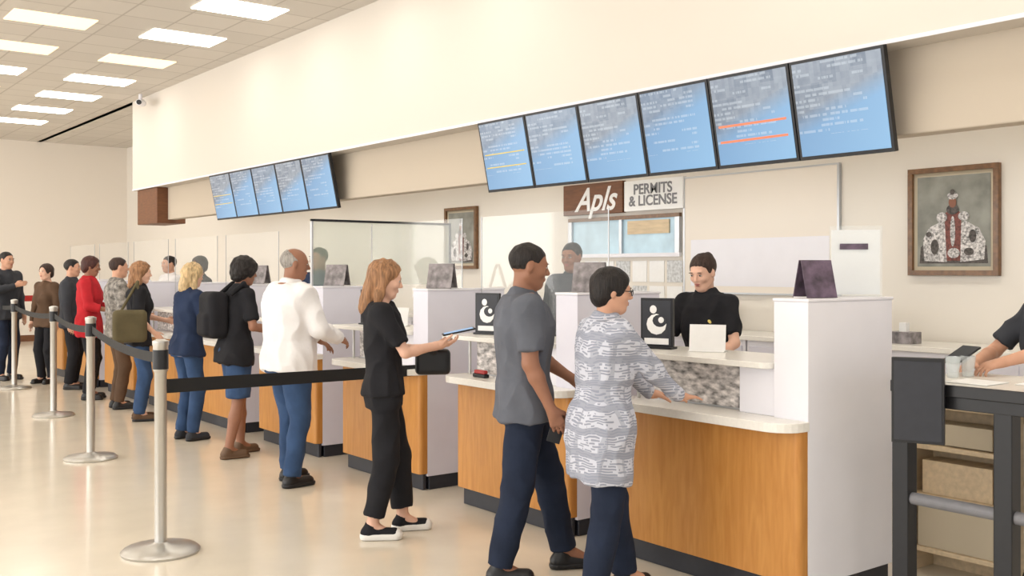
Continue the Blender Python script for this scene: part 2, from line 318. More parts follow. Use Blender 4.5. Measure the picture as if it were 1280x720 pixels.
# ---------------------------------------------------------------- counters
PY=[2.98+1.65*i for i in range(9)]
M['poster']=mat('poster_print',C(200,194,192),.4,var=.75,vs=17,stretch=(1,1,2.2))
for i,y in enumerate(PY):
    b=B('service_counter')
    b.box((4.05,y,.1),(4.75,y+.2,1.45),'white' if i==0 else 'pillar').box((4.07,y+.01,0),(4.73,y+.19,.1),'dark')
    b.box((4.045,y-.005,1.45),(4.755,y+.205,1.465),'white')
    yb=y+1.18
    b.prism(notch(3.98,y,4.55,yb,(.03,0,0,.03),4.049,y+.2),.12,.84,'wood')
    b.prism(notch(4.02,y+.02,4.5,yb-.02,(.01,0,0,.02),4.049,y+.2),0,.12,'dark')
    b.prism(notch(3.87,y-.01,4.6,yb+.06,(.13,0,0,.13),4.049,y+.2),.84,.885,'top')
    b.box((4.55,yb,.1),(4.6,y+1.65,1.0),'white').box((4.56,yb,0),(4.59,y+1.65,.1),'dark')
    b.prism(rrect(4.0,y+.205,4.5,y+1.42,(.05,0,0,.05)),1.12,1.15,'top')
    b.box((4.07,y+.205,.885),(4.44,y+.43,1.12),'white')
    b.cyl((4.08,y+1.16,.885),(4.08,y+1.16,1.12),.01,.01,'steel').cyl((4.42,y+1.3,.885),(4.42,y+1.3,1.12),.01,.01,'steel')
    b.box((4.6,y+.2,.74),(4.95,y+1.64,.77),'top').box((4.6,y+1.36,0),(4.92,y+1.40,.74),'white')
    b.done(.004)
    p=B('poster_panel'); p.box((4.12,y+.45,.895),(4.132,y+1.13,1.11),'poster')
    p.box((4.115,y+.44,.886),(4.14,y+1.14,.895),'metal').done()
    if i<3:
        T=Matrix.Translation((4.25,y+1.18,1.151))@Matrix.Rotation(math.radians(-70),4,'Z')
        q=B('number_display',T); q.box((-.1,-.012,0),(.1,.012,.29),'black').box((-.1,-.04,0),(.1,.05,.012),'black').box((-.088,-.0145,.02),(.088,-.012,.275),'dark')
        q.box((-.075,-.017,.025),(.075,-.0145,.06),'paper').ellip((-.02,-.016,.225),(.022,.002,.024),'paper').ellip((0,-.016,.14),(.062,.002,.06),'paper').ellip((.02,-.0175,.16),(.045,.002,.036),'dark').ellip((.03,-.019,.165),(.018,.002,.018),'paper'); q.done(.003)
    q=B('paper_stand',Matrix.Translation((4.3,y+.85,1.151))@Matrix.Rotation(math.radians(-60),4,'Z'))
    q.box((-.1,-.004,0),(.1,.004,.15),'paper',Matrix.Rotation(-.15,4,'X')).box((-.1,-.03,0),(.1,.05,.006),'paper'); q.done()
    if i<5:
        q=B('tent_card',Matrix.Translation((4.24,y+.1,1.467))@Matrix.Rotation(math.radians(-20 if i==0 else -58),4,'Z'))
        mm='purple' if i==0 else 'photo_card'; hw=.085 if i==0 else .10
        for sgn in (1,-1):
            q.box((-hw,-.003,0),(hw,.003,.19),mm,Matrix.Translation((0,-.06*sgn,0))@Matrix.Rotation(-.28*sgn,4,'X'))
        q.box((-hw,-.06,0),(hw,.06,.004),'paper'); q.done()
    if i==0:
        q=B('leaflet_holder',Matrix.Translation((4.58,y+.1,1.467))@Matrix.Rotation(math.radians(-45),4,'Z'))
        q.box((-.13,-.004,0),(.13,0,.36),'plexi').box((-.12,0.001,.01),(.12,.006,.34),'paper').box((-.13,-.05,0),(.13,.05,.005),'plexi')
        q.box((-.08,-.006,.24),(.06,-.0041,.27),'purple')
        q.done()
    if i:
        q=B('acrylic_shield')
        if i==3:
            q.quad([(4.06,y+.224,1.47),(5.5,y+.224,1.47),(5.5,y+.224,2.04),(4.06,y+.224,2.04)],'green'); q.box((4.05,y+.21,2.03),(5.51,y+.238,2.05),'black').box((5.5,y+.21,1.2),(5.515,y+.238,2.05),'black').box((4.05,y+.21,1.45),(4.065,y+.238,2.05),'metal')
        else:
            q.quad([(4.5,y+.21,1.16),(4.5,y+1.6,1.16),(4.5,y+1.6,2.0),(4.5,y+.21,2.0)],'plexi')
            q.box((4.497,y+.207,1.15),(4.503,y+.213,2.0),'metal').box((4.497,y+1.6,1.15),(4.503,y+1.606,2.0),'metal')
        q.done()
    q=B('computer_monitor',Matrix.Translation((4.78,y+.62,.77))@Matrix.Rotation(math.radians(90),4,'Z'))
    q.box((-.12,-.08,0),(.12,.08,.012),'black').cyl((0,0,.01),(0,.0,.16),.018,.018,'black').box((-.22,-.015,.08),(.22,.02,.34),'black').box((-.21,-.018,.09),(.21,-.015,.33),SM[0]); q.done(.005)
b=B('stapler'); b.box((3.98,5.48,.886),(4.02,5.62,.91),'black').box((3.985,5.49,.91),(4.015,5.61,.935),'red').done(.006)
b=B('document'); b.box((3.92,4.98,.886),(4.12,5.25,.889),'paper').done()
# right desk
b=B('high_table')
b.prism(rrect(4.3,1.2,4.95,2.7,(.03,0,0,.03)),1.06,1.09,'top')
b.box((4.3,1.2,.985),(4.34,2.7,1.06),'black').box((4.3,2.66,.985),(4.93,2.7,1.06),'black').box((4.285,1.2,1.04),(4.3,2.7,1.093),'black')
for x,y in ((4.3,1.2),(4.3,2.14),(4.3,2.62),(4.85,1.2),(4.85,2.1)): b.box((x,y,0),(x+.08,y+.08,.99),'black')
b.cyl((4.34,1.25,.55),(4.34,2.64,.55),.028,.028,'grey').done(.004)
b=B('computer_monitor',Matrix.Translation((4.22,2.52,.83))@Matrix.Rotation(math.radians(-65),4,'Z'))
b.box((-.11,-.02,0),(.11,.025,.38),'black').box((-.1,-.022,.012),(.1,-.02,.365),'dark').box((-.03,.025,.1),(.03,.05,.2),'grey').done(.005)
b=B('shelf_unit')
b.box((5.0,2.55,0),(5.25,2.57,.9),'palewood').box((5.0,3.03,0),(5.25,3.05,.9),'palewood')
for z in (.12,.4,.66,.88): b.box((5.0,2.57,z),(5.25,3.03,z+.025),'palewood')
b.box((5.22,2.57,.0),(5.25,3.03,.9),'palewood').box((5.02,2.59,.145),(5.2,3.0,.36),'mat_cream').box((5.03,2.6,.425),(5.18,2.98,.6),'palewood').box((5.03,2.6,.69),(5.18,2.98,.8),'mat_cream').done(.003)
b=B('acrylic_box'); b.box((7.05,4.62,1.04),(7.3,4.9,1.3),'frost').box((7.08,4.65,1.05),(7.27,4.87,1.18),'paper').box((7.03,4.6,1.3),(7.32,4.92,1.32),'frost').done()
b=B('tissue_box'); b.box((7.1,4.3,1.04),(7.25,4.5,1.13),'photo_card').box((7.15,4.37,1.13),(7.2,4.43,1.2),'paper').done(.004)
b=B('plastic_cup')
for x,y in ((4.62,2.58),(4.72,2.56)): b.lathe((x,y,1.091),[(.025,0),(.036,.1),(.033,.1),(.023,.004)],'frost',16)
b.done()
b=B('paper_form'); b.box((4.55,2.0,1.092),(4.8,2.25,1.095),'paper').box((4.4,2.3,1.092),(4.6,2.5,1.095),'paper').done()
# ---------------------------------------------------------------- stanchions
SP=[(1.96,5.83),(2.46,9.08),(2.86,12.0),(3.1,15.1),(3.3,18.2)]
for x,y in SP:
    b=B('stanchion_post')
    b.lathe((x,y,0),[(.215,0),(.218,.012),(.2,.028),(.12,.04),(.05,.05),(.034,.06),(.034,.07),(.034,1.02),(.04,1.03),(.042,1.035),(.042,1.17),(.046,1.18),(.046,1.2),(.02,1.21)],'steel')
    b.lathe((x,y,.0),[(.0435,1.04),(.0435,1.15)],'black')
    b.done(smooth=True)
def belt(a,b_,w=.06,sag=.05,m='belt',name='barrier_belt'):
    a=Vector(a);b_=Vector(b_);d=(b_-a); nn=Vector((-d.y,d.x,0)).normalized()*.002; q=B(name); N=20
    vs=[];fs=[]
    for i in range(N+1):
        t=i/N; p=a+d*t-Vector((0,0,sag*4*t*(1-t)))
        for o in (nn,-nn):
            vs.append(p+o+Vector((0,0,w/2))); vs.append(p+o-Vector((0,0,w/2)))
    for i in range(N):
        o=4*i; fs+= [(o,o+1,o+5,o+4),(o+2,o+6,o+7,o+3),(o,o+4,o+6,o+2),(o+1,o+3,o+7,o+5)]
    q.add(vs,fs,m); q.done()
for i in range(4):
    belt((SP[i][0],SP[i][1]+.045,1.1),(SP[i+1][0],SP[i+1][1]-.045,1.1),sag=.04)
belt((SP[0][0]+.036,SP[0][1],.94),(4.045,6.36,.87),w=.08,sag=.0)
for x,y in ((1.5,20.5),(6.2,20.5)):
    b=B('stanchion_post'); b.lathe((x,y,0),[(.2,0),(.2,.02),(.04,.05),(.03,.06),(.03,1.05),(.04,1.06),(.04,1.15),(.01,1.16)],'steel').done(smooth=True)
belt((1.53,20.5,1.1),(6.17,20.5,1.1),w=.11,sag=.02,m='beltred')
# ---------------------------------------------------------------- SDF people
def V(*a): return np.array(a,dtype=np.float64)
def nrm(v): v=np.asarray(v,float); return v/np.linalg.norm(v)
def rcone(a,b,ra,rb,k=.01,ca=None,cb=None,op='u'):
    a=np.asarray(a,float);b=np.asarray(b,float);ab=b-a;L2=ab@ab+1e-12;u=ab/math.sqrt(L2)
    def fn(X,Y,Z):
        x,y,z=X-a[0],Y-a[1],Z-a[2]
        tt=(x*ab[0]+y*ab[1]+z*ab[2])/L2; t=np.clip(tt,0,1)
        d=np.sqrt((x-t*ab[0])**2+(y-t*ab[1])**2+(z-t*ab[2])**2)-(ra+(rb-ra)*t)
        if cb: d=np.maximum(d,(x-ab[0])*u[0]+(y-ab[1])*u[1]+(z-ab[2])*u[2])
        if ca: d=np.maximum(d,-(x*u[0]+y*u[1]+z*u[2]))
        return d
    return (fn,np.minimum(a-ra,b-rb),np.maximum(a+ra,b+rb),k,op)
def ell(c,r,R=None,k=.01,op='u',extra=None):
    c=np.asarray(c,float);r=np.asarray(r,float); R=np.eye(3) if R is None else R; ext=np.abs(R)@r
    def fn(X,Y,Z):
        x,y,z=X-c[0],Y-c[1],Z-c[2]
        q=[x*R[0,i]+y*R[1,i]+z*R[2,i] for i in range(3)]
        k0=np.sqrt(sum((q[i]/r[i])**2 for i in range(3))); k1=np.sqrt(sum((q[i]/r[i]**2)**2 for i in range(3)))+1e-9
        d=k0*(k0-1)/k1
        if extra: d=extra(d,q)
        return d
    return (fn,c-ext,c+ext,k,op)
def rbox(c,h,R=None,rad=.01,k=.005):
    c=np.asarray(c,float);h=np.asarray(h,float);R=np.eye(3) if R is None else R;ext=np.abs(R)@h
    def fn(X,Y,Z):
        x,y,z=X-c[0],Y-c[1],Z-c[2]
        q=[np.abs(x*R[0,i]+y*R[1,i]+z*R[2,i])-(h[i]-rad) for i in range(3)]
        return np.sqrt(sum(np.maximum(a,0)**2 for a in q))+np.minimum(np.maximum(np.maximum(q[0],q[1]),q[2]),0)-rad
    return (fn,c-ext,c+ext,k,'u')
def loft(o,R,secs,k=.02):
    o=np.asarray(o,float); zs=np.array([s[0] for s in secs]); cx=np.array([s[1] for s in secs]); rx=np.array([s[2] for s in secs]); ry=np.array([s[3] for s in secs])
    pts=[]
    for s in secs:
        for sx in(-1,1):
            for sy in (-1,1): pts.append(o+R@V(s[1]+sx*s[2],sy*s[3],s[0]))
    pts=np.array(pts)
    def fn(X,Y,Z):
        x,y,z=X-o[0],Y-o[1],Z-o[2]
        q=[x*R[0,i]+y*R[1,i]+z*R[2,i] for i in range(3)]
        sh=q[2].shape; zz=q[2].ravel()
        a=np.interp(zz,zs,cx).reshape(sh);b=np.interp(zz,zs,rx).reshape(sh);c=np.interp(zz,zs,ry).reshape(sh)
        u=np.abs((q[0]-a)/b); v=np.abs(q[1]/c)
        k0=(u**2.3+v**2.3)**(1/2.3)
        d=(k0-1)*np.minimum(b,c)
        return np.maximum(np.maximum(d,q[2]-zs[-1]),zs[0]-q[2])
    return (fn,pts.min(0),pts.max(0),k,'u')
def zcut(p,a,b):
    fn=p[0]
    return ((lambda X,Y,Z: np.maximum(np.maximum(fn(X,Y,Z),a-Z+0*X),(Z-b)+0*X)),p[1],p[2],p[3],p[4])
def sdfmesh(name,prims,v,m,parent,smooth=2,disp=0,dscale=(6,6,6),out=True):
    lo=np.min([p[1]-p[3] for p in prims if p[4]=='u'],0)-4*v; hi=np.max([p[2]+p[3] for p in prims if p[4]=='u'],0)+4*v
    n=np.ceil((hi-lo)/v).astype(int)+1
    F=np.full(n,.3,np.float32)
    ax=[(lo[i]+np.arange(n[i])*v) for i in range(3)]
    for fn,a,b,k,op in prims:
        i0=np.maximum(np.floor((a-k-3*v-lo)/v).astype(int),0); i1=np.minimum(np.ceil((b+k+3*v-lo)/v).astype(int)+1,n)
        if (i1<=i0).any(): continue
        sl=tuple(slice(i0[i],i1[i]) for i in range(3))
        d=fn(ax[0][sl[0]][:,None,None],ax[1][sl[1]][None,:,None],ax[2][sl[2]][None,None,:])
        A=F[sl]
        if op=='u':
            h=np.clip(.5+.5*(A-d)/k,0,1); F[sl]=A*(1-h)+d*h-k*h*(1-h)
        else:
            d=-d; h=np.clip(.5-.5*(A-d)/k,0,1); F[sl]=A*(1-h)+d*h+k*h*(1-h)
    s=F<0; s8=s.astype(np.uint8)
    acc=sum(s8[i:n[0]-1+i,j:n[1]-1+j,l:n[2]-1+l] for i in(0,1) for j in(0,1) for l in(0,1))
    act=(acc>0)&(acc<8); idx=np.argwhere(act)
    if len(idx)==0: return None
    idg=np.full(act.shape,-1,np.int32); idg[act]=np.arange(len(idx))
    offs=[(i,j,l) for i in(0,1) for j in(0,1) for l in(0,1)]
    vals=[F[idx[:,0]+o[0],idx[:,1]+o[1],idx[:,2]+o[2]] for o in offs]
    pos=np.zeros((len(idx),3)); cnt=np.zeros(len(idx))
    for p in range(8):
        for q in range(p+1,8):
            dd=np.array(offs[q])-np.array(offs[p])
            if np.abs(dd).sum()!=1: continue
            a,b=vals[p],vals[q]; mk=(a<0)!=(b<0); t=np.where(mk,a/np.where(mk,a-b,1),0)
            pos+=mk[:,None]*(np.array(offs[p])+t[:,None]*dd); cnt+=mk
    vt=lo+(idx+pos/cnt[:,None])*v
    Q=[]
    for axi in range(3):
        sl1=[slice(1,-1)]*3; sl2=[slice(1,-1)]*3; sl1[axi]=slice(0,-1); sl2[axi]=slice(1,None)
        A=s[tuple(sl1)];Bq=s[tuple(sl2)]; e=np.argwhere(A!=Bq); 
        if len(e)==0: continue
        low=A[e[:,0],e[:,1],e[:,2]]; e=e+np.array([0 if i==axi else 1 for i in range(3)])
        u,w=[(1,2),(2,0),(0,1)][axi]
        def cell(du,dw):
            c=e.copy(); c[:,u]-=du; c[:,w]-=dw; return idg[c[:,0],c[:,1],c[:,2]]
        q=np.stack([cell(1,1),cell(0,1),cell(0,0),cell(1,0)],1); q[~low]=q[~low][:,::-1]; Q.append(q)
    Q=np.concatenate(Q); N=len(vt)
    for _ in range(smooth):
        sm=np.zeros((N,3)); c=np.zeros(N)
        for a,b in ((0,1),(1,2),(2,3),(3,0)):
            for aa,bb in ((a,b),(b,a)):
                c+=np.bincount(Q[:,aa],minlength=N)
                for t in range(3): sm[:,t]+=np.bincount(Q[:,aa],weights=vt[Q[:,bb],t],minlength=N)
        vt=vt*.5+.5*sm/np.maximum(c,1)[:,None]
    me=bpy.data.meshes.new(name)
    me.vertices.add(N); me.vertices.foreach_set('co',vt.ravel()); me.loops.add(Q.size); me.loops.foreach_set('vertex_index',Q.ravel().astype(np.int32))
    me.polygons.add(len(Q)); me.polygons.foreach_set('loop_start',np.arange(0,Q.size,4,dtype=np.int32))
    me.polygons.foreach_set('use_smooth',np.ones(len(Q),bool)); me.update(calc_edges=True); me.validate()
    if disp:
        nr=np.zeros(N*3); me.vertices.foreach_get('normal',nr); nr=nr.reshape(-1,3)
        sd=Vector((random.random()*50,0,0)); dv=np.empty(N)
        for i in range(N):
            p=vt[i]; dv[i]=noise.noise(Vector((p[0]*dscale[0],p[1]*dscale[1],p[2]*dscale[2]))+sd)
        dv=(1-np.abs(dv)*2.5)*disp if out else dv*disp*2
        vt=vt+nr*dv[:,None]; me.vertices.foreach_set('co',vt.ravel()); me.update()
    me.materials.append(m)
    o=bpy.data.objects.new(name,me); sc.collection.objects.link(o); o.parent=parent
    return o
def ik(a,t,l1,l2,hint):
    a=np.asarray(a,float);t=np.asarray(t,float);d=t-a;D=np.linalg.norm(d)
    if D>(l1+l2)*.998: d=d/D*(l1+l2)*.998; t=a+d; D=(l1+l2)*.998
    u=d/D; h=np.asarray(hint,float); h=h-u*(h@u); h=h/np.linalg.norm(h)
    x=(l1*l1-l2*l2+D*D)/(2*D); y=math.sqrt(max(l1*l1-x*x,0)); return a+u*x+h*y,t
def rotm(u,ang):
    return np.array(Matrix.Rotation(ang,3,Vector(u)))
def hand(w,h,n,side,curl,S,thumb=.5):
    h=nrm(h); n=np.asarray(n,float); n=nrm(n-h*(n@h)); s=np.cross(h,n)*(1 if side<0 else -1)
    P=[rcone(w-h*.02*S,w+h*.03*S,.026*S,.026*S,.012*S)]
    for i in range(4):
        kn=w+(h*(.088-.006*abs(i-1))+s*(.030-.020*i))*S
        P.append(rcone(w+(h*.02+s*(.014-.009*i))*S,kn,.016*S,.0115*S,.012*S))
        L=[.078,.086,.079,.062][i]*S; d=h.copy(); p=kn; r=.0092*S; ax=np.cross(h,n)
        for j,(f,cc) in enumerate(((.45,.6),(.3,1.),(.25,.8))):
            d=rotm(ax,curl*cc*(1+.12*i))@d; q=p+d*L*f; P.append(rcone(p,q,r,r*.9,.004*S)); p=q; r*=.9
    b0=w+(h*.02+s*.022)*S; d=nrm(h*.7+s*.75+n*.25)
    b1=b0+d*.042*S; d2=nrm(h*.95+s*(.45-.5*thumb)+n*(.2+.5*thumb)); b2=b1+d2*.032*S; d3=nrm(d2+n*.3*thumb-s*.3*thumb); b3=b2+d3*.026*S
    P+=[rcone(b0,b1,.017*S,.012*S,.01*S),rcone(b1,b2,.0115*S,.0105*S,.004*S),rcone(b2,b3,.0105*S,.009*S,.004*S)]
    return P
HX=[-.12,-.06,-.035,-.022,.0,.012,.028,.045,.06,.1]; HZ=[-.064,-.062,-.045,.018,.03,-.004,-.006,.045,.064,.078]
def person(name,x,y,yaw,H,vox=.008,fem=False,bulk=1.,lean=0.,turn=0.,nod=0.,skinm=None,hair='short',hairm_=None,top=None,pants=None,sleeve='short',topz=-.1,
        hemleg=1.0,shoe=None,sole=None,Rarm=None,Larm=None,Rf=(0,-.1),Lf=(0,.1),glasses=False,belly=0,collar=True,legw=1.,flare=.014):
    S=H/1.75; E=empty(name,(x,y,0),yaw)
    pel=V(0,0,.95)*S
    Rt=np.stack([V(math.cos(lean),0,-math.sin(lean)),V(0,1,0),V(math.sin(lean),0,math.cos(lean))],1)
    tp=lambda a,b,c: pel+Rt@V(a,b,c)*S
    if fem: secs=[(-.12,-.01,.105,.16),(-.02,-.01,.112,.172),(.10,0,.09,.135),(.18,0,.085,.128),(.30,.008,.105,.148),(.38,.005,.105,.155),(.46,0,.085,.15),(.51,-.005,.06,.10),(.55,-.005,.052,.055)]
    else: secs=[(-.12,0,.105,.155),(0,0,.11,.165),(.12,0,.10,.155),(.25,0,.108,.165),(.38,0,.12,.185),(.46,-.005,.10,.18),(.515,-.01,.07,.12),(.55,-.01,.06,.065)]
    def sec(off,z0=None,z1=None,flare=0):
        out=[(s[0]*S,s[1]*S,(s[2]*(1+(bulk-1)*1.0)+off)*S,(s[3]*(1+(bulk-1)*.7)+off)*S) for s in secs]
        if z0 is not None:
            zz=[o[0] for o in out]; f=lambda z,i: float(np.interp(z*S,zz,[o[i] for o in out]))
            mid=[o for o in out if z0*S<o[0]<(z1*S)]
            out=[(z0*S,f(z0,1),f(z0,2)+flare*S,f(z0,3)+flare*S)]+mid+[(z1*S,f(z1,1),f(z1,2),f(z1,3))]
        return out
    shw=.165 if fem else .185
    sh={1:tp(0,shw,.475),-1:tp(0,-shw,.475)}
    legs={}
    for sd,ft in ((1,Lf),(-1,Rf)):
        az=ft[2] if len(ft)>2 else .085
        hip=V(0,sd*.088,.93)*S; kn,an=ik(hip,V(ft[0],ft[1],az)*S,.435*S,.42*S,(1,0,0)); legs[sd]=(hip,kn,an)
    P=[loft(pel,Rt,sec(0),.03*S)]
    for sd in (1,-1):
        hip,kn,an=legs[sd]
        P+=[rcone(hip,kn,.080*S*bulk,.052*S,.04*S),rcone(kn,kn+(an-kn)*.35,.052*S,.055*S,.02*S),rcone(kn+(an-kn)*.35,an,.055*S,.036*S,.02*S)]
        P+=[rcone(an,V(an[0]+.12*S,an[1],an[2]-.055*S),.036*S,.025*S,.02*S)]
    P+=[rcone(sh[1],sh[-1],.050*S,.050*S,.03*S)]
    arms={}
    for sd,A in ((1,Larm),(-1,Rarm)):
        A=A or {}
        t=V(*A.get('t',(.05,sd*.25,.90)))*S; hint=A.get('hint',(-1,sd*.5,-.2))
        el,wr=ik(sh[sd],t,.285*S,.25*S,hint); arms[sd]=(sh[sd],el,wr)
        r=(.9 if fem else 1.05)*(1+(bulk-1)*.5)
        P+=[rcone(sh[sd],el,.048*S*r,.038*S*r,.03*S),rcone(el,el+(wr-el)*.3,.038*S*r,.038*S*r,.015*S),rcone(el+(wr-el)*.3,wr,.038*S*r,.025*S,.015*S)]
        hd=A.get('h',None); hd=nrm(wr-el) if hd is None else hd
        P+=hand(wr,hd,A.get('n',(0,-sd,0)),sd,A.get('curl',.3),S*(.92 if fem else 1),A.get('th',.5))
    ct,st=math.cos(turn),math.sin(turn); cn,sn=math.cos(nod),math.sin(nod)
    Rh=np.array([[ct,-st,0],[st,ct,0],[0,0,1]])@np.stack([V(cn,0,-sn),V(0,1,0),V(sn,0,cn)],1)
    hc=tp(.015,0,.635)+ (Rh@V(.01,0,.055))*S
    hp=lambda a,b,c: hc+Rh@V(a,b,c)*S
    e=lambda c,r,k,op='u',R=Rh: ell(hp(*c),V(*r)*S,R,k*S,op)
    f=.93 if fem else 1.
    P+=[rcone(tp(-.01,0,.50),hp(-.025,0,-.05),.058*S*f,.052*S*f,.03*S),
        e((-.014,0,.028),(.098,.076,.087),.01),e((.020,0,-.03),(.066,.060*f,.078),.03),e((.056,0,-.090),(.026,.025,.022),.03)]
    for q in (1,-1):
        P+=[rcone(hp(-.01,q*.052*f,-.05),hp(.045,q*.022,-.09),.018*S,.018*S,.03*S),
            e((.058,q*.038,-.022),(.024,.022,.022),.02),
            e((.097,q*.032,.006),(.016,.018,.013),.012,'s'),e((.074,q*.031,.006),(.013,.014,.012),.004),
            e((-.008,q*.076,-.004),(.019,.010,.031),.006),e((.092,q*.010,-.028),(.009,.008,.007),.006)]
    P+=[rcone(hp(.079,-.034,.027),hp(.079,.034,.027),.010*S,.010*S,.014*S),rcone(hp(.083,0,.014),hp(.103,0,-.022),.008*S,.0115*S,.01*S),
        rcone(hp(.083,-.016,-.052),hp(.083,.016,-.052),.0065*S,.0065*S,.006*S),rcone(hp(.082,-.014,-.063),hp(.082,.014,-.063),.007*S,.007*S,.006*S)]
    sdfmesh('body_skin',P,vox,skinm,E,1)
    fb=B('face_details',None,E)
    T=Matrix.Translation(Vector(hc))@Matrix([list(r) for r in Rh]).to_4x4()@Matrix.Scale(S,4)
    for q in (1,-1):
        fb.ellip((.0805,q*.031,.006),(.0080,.0120,.0050),'eyewhite',T); fb.ellip((.0840,q*.031,.0055),(.0062,.0062,.0052),'iris',T)
        fb.ellip((.0850,q*.031,.0115),(.005,.014,.0024),'iris',T)
        fb.ellip((.0895,q*.033,.0275),(.004,.018,.0034),hairm_ if hair!='bald' else M['grey'],T)
    fb.ellip((.0885,0,-.0525),(.005,.021,.0042),'lip',T); fb.ellip((.0885,0,-.062),(.005,.018,.0048),'lip',T)
    fb.done(smooth=True)
    if glasses:
        g=B('spectacles',None,E)
        for q in (1,-1):
            pts=[T@Vector((.101,q*.032+.021*math.cos(t),.004+.017*math.sin(t))) for t in [2*math.pi*i/14 for i in range(15)]]
            for a,b_ in zip(pts,pts[1:]): g.cyl(a,b_,.0022*S,.0022*S,'black',6)
            g.cyl(T@Vector((.101,q*.053,.01)),T@Vector((-.005,q*.083,.008)),.0022*S,.0022*S,'black',6)
        g.cyl(T@Vector((.101,-.011,.006)),T@Vector((.101,.011,.006)),.0022*S,.0022*S,'black',6); g.done(smooth=True)
    def cap(r,plane,fz=.105):
        def ex(d,q):
            hx=q[0]-.018*S; hz=q[2]+.036*S; jit=.004*S*np.sin(q[1]/S*210)*np.sin(q[0]/S*170+1)
            if plane=='line':
                thr=np.interp((hx/S).ravel(),HX,HZ).reshape(hx.shape)*S
                d=np.maximum(d,(thr-hz+jit)*.7)
            else:
                fc=(np.sqrt(((q[0]-.112*S)/(.082*S))**2+(q[1]/(.074*S))**2+((q[2]+.062*S)/(fz*S))**2)-1)*.074*S
                d=np.maximum(d,-fc)
                if plane is not None: d=np.maximum(d,(plane[0]*S+plane[1]*hx)-hz)
            return d
        return ell(hp(-.018,0,.036),V(*r)*S,Rh,.01*S,'u',ex)
    if hair=='short': HP=[cap((.1025,.0805,.089),'line')]
    elif hair=='bald':
        def exb(d,q): return np.maximum(np.maximum(d,(.0*S+.5*(q[0]))-(q[2]+.045*S)),(q[2]-.005*S)+q[0]*.9-.02*S)
        HP=[ell(hp(-.018,0,.03),V(.100,.080,.088)*S,Rh,.01*S,'u',exb)]
    elif hair=='bun':
        HP=[cap((.104,.084,.093),'line'),e((-.095,0,.085),(.034,.036,.030),.015)]
    elif hair=='bob':
        HP=[cap((.112,.092,.098),(-.07,.6)),e((-.06,0,-.03),(.058,.08,.065),.03)]
    elif hair=='afro':
        HP=[cap((.125,.108,.11),(-.06,.5)),e((-.06,0,-.03),(.07,.085,.075),.03)]
    else:
        Lh=-.26 if hair=='long' else -.2
        HP=[cap((.110,.088,.098),(-.07,.4)),rcone(hp(-.055,0,.02),hp(-.085,0,Lh+.06),.072*S,.055*S,.03*S)]
        for q in (1,-1): HP+=[rcone(hp(-.02,q*.068,.03),hp(-.02,q*.078,-.10),.022*S,.026*S,.03*S),rcone(hp(-.02,q*.078,-.10),hp(-.03,q*.08,Lh),.026*S,.016*S,.03*S)]
    sdfmesh('hair',HP,vox*.8,hairm_,E,1,disp=.005*S if hair in('long','curly','afro') else .002*S,dscale=(40,40,9) if hair in ('long','bun') else (35,35,25),out=False)
    P=[loft(pel,Rt,sec(.010,-.12,.06),.02*S)]
    for sd in (1,-1):
        hip,kn,an=legs[sd]
        if hemleg>.5:
            end=kn+(an-kn)*((hemleg-.5)*2+ .0)
            P+=[rcone(hip,kn,.092*S*bulk,.070*S*legw,.03*S),rcone(kn,end,.070*S*legw,.058*S*legw,.015*S,cb=True)]
        else: P+=[rcone(hip,hip+(kn-hip)*(hemleg*2),.098*S*bulk,.09*S*legw,.03*S,cb=True)]
    sdfmesh('trousers',P,vox,pants,E,1,disp=.007*S,dscale=(9,9,6))
    P=[loft(pel,Rt,sec(.02,topz,.53,flare),.02*S) if topz>=-.12 else
       loft(pel,Rt,[(topz*S,-.0,.14*S,.195*S)]+sec(.022,-.11,.53,.01),.02*S)]
    if topz<-.05:
        for sd in (1,-1):
            hip,kn,an=legs[sd]; fr_=.6 if topz<-.15 else .35
            P+=[zcut(rcone(hip+V(0,0,.02)*S,hip+(kn-hip)*fr_,.104*S*bulk,.108*S*(1+(bulk-1)*.5),.05*S),(.95+topz)*S,9)]
    P+=[rcone(sh[1]*.93+sh[-1]*.07,sh[-1]*.93+sh[1]*.07,.064*S,.064*S,.03*S)]
    if fem: P+=[ell(tp(.085,q*.068,.315),V(.062,.068,.065)*S,Rt,.04*S) for q in (1,-1)]
    if belly: P+=[ell(tp(.06,0,.08),V(.09+.05*belly,.15,.15)*S,Rt,.05*S)]
    if collar:
        P+=[rcone(tp(-.008,0,.46),tp(.0,0,.572),.125*S,.064*S*f,.02*S,cb=True),rcone(tp(-.008,0,.535),tp(-.006,0,.56),.072*S,.068*S*f,.002*S,cb=True)]
    else: P+=[rcone(tp(-.008,0,.46),tp(-.006,0,.54),.115*S,.072*S,.02*S,cb=True)]
    for sd in (1,-1):
        a,el,wr=arms[sd]
        r=(.9 if fem else 1.05)*(1+(bulk-1)*.5)
        if sleeve=='short': P+=[rcone(a,a+(el-a)*.78,.062*S*r,.060*S*r,.03*S,cb=True)]
        elif sleeve=='three': P+=[rcone(a,el,.062*S*r,.053*S*r,.03*S),rcone(el,el+(wr-el)*.5,.053*S*r,.05*S*r,.015*S,cb=True)]
        else: P+=[rcone(a,el,.062*S*r,.054*S*r,.03*S),rcone(el,el+(wr-el)*.96,.054*S*r,.037*S*r,.015*S,cb=True)]
    sdfmesh('top',P,vox,top,E,1,disp=.012*S,dscale=(9,9,5))
    P=[];Q=[]; ws=sole is white_s
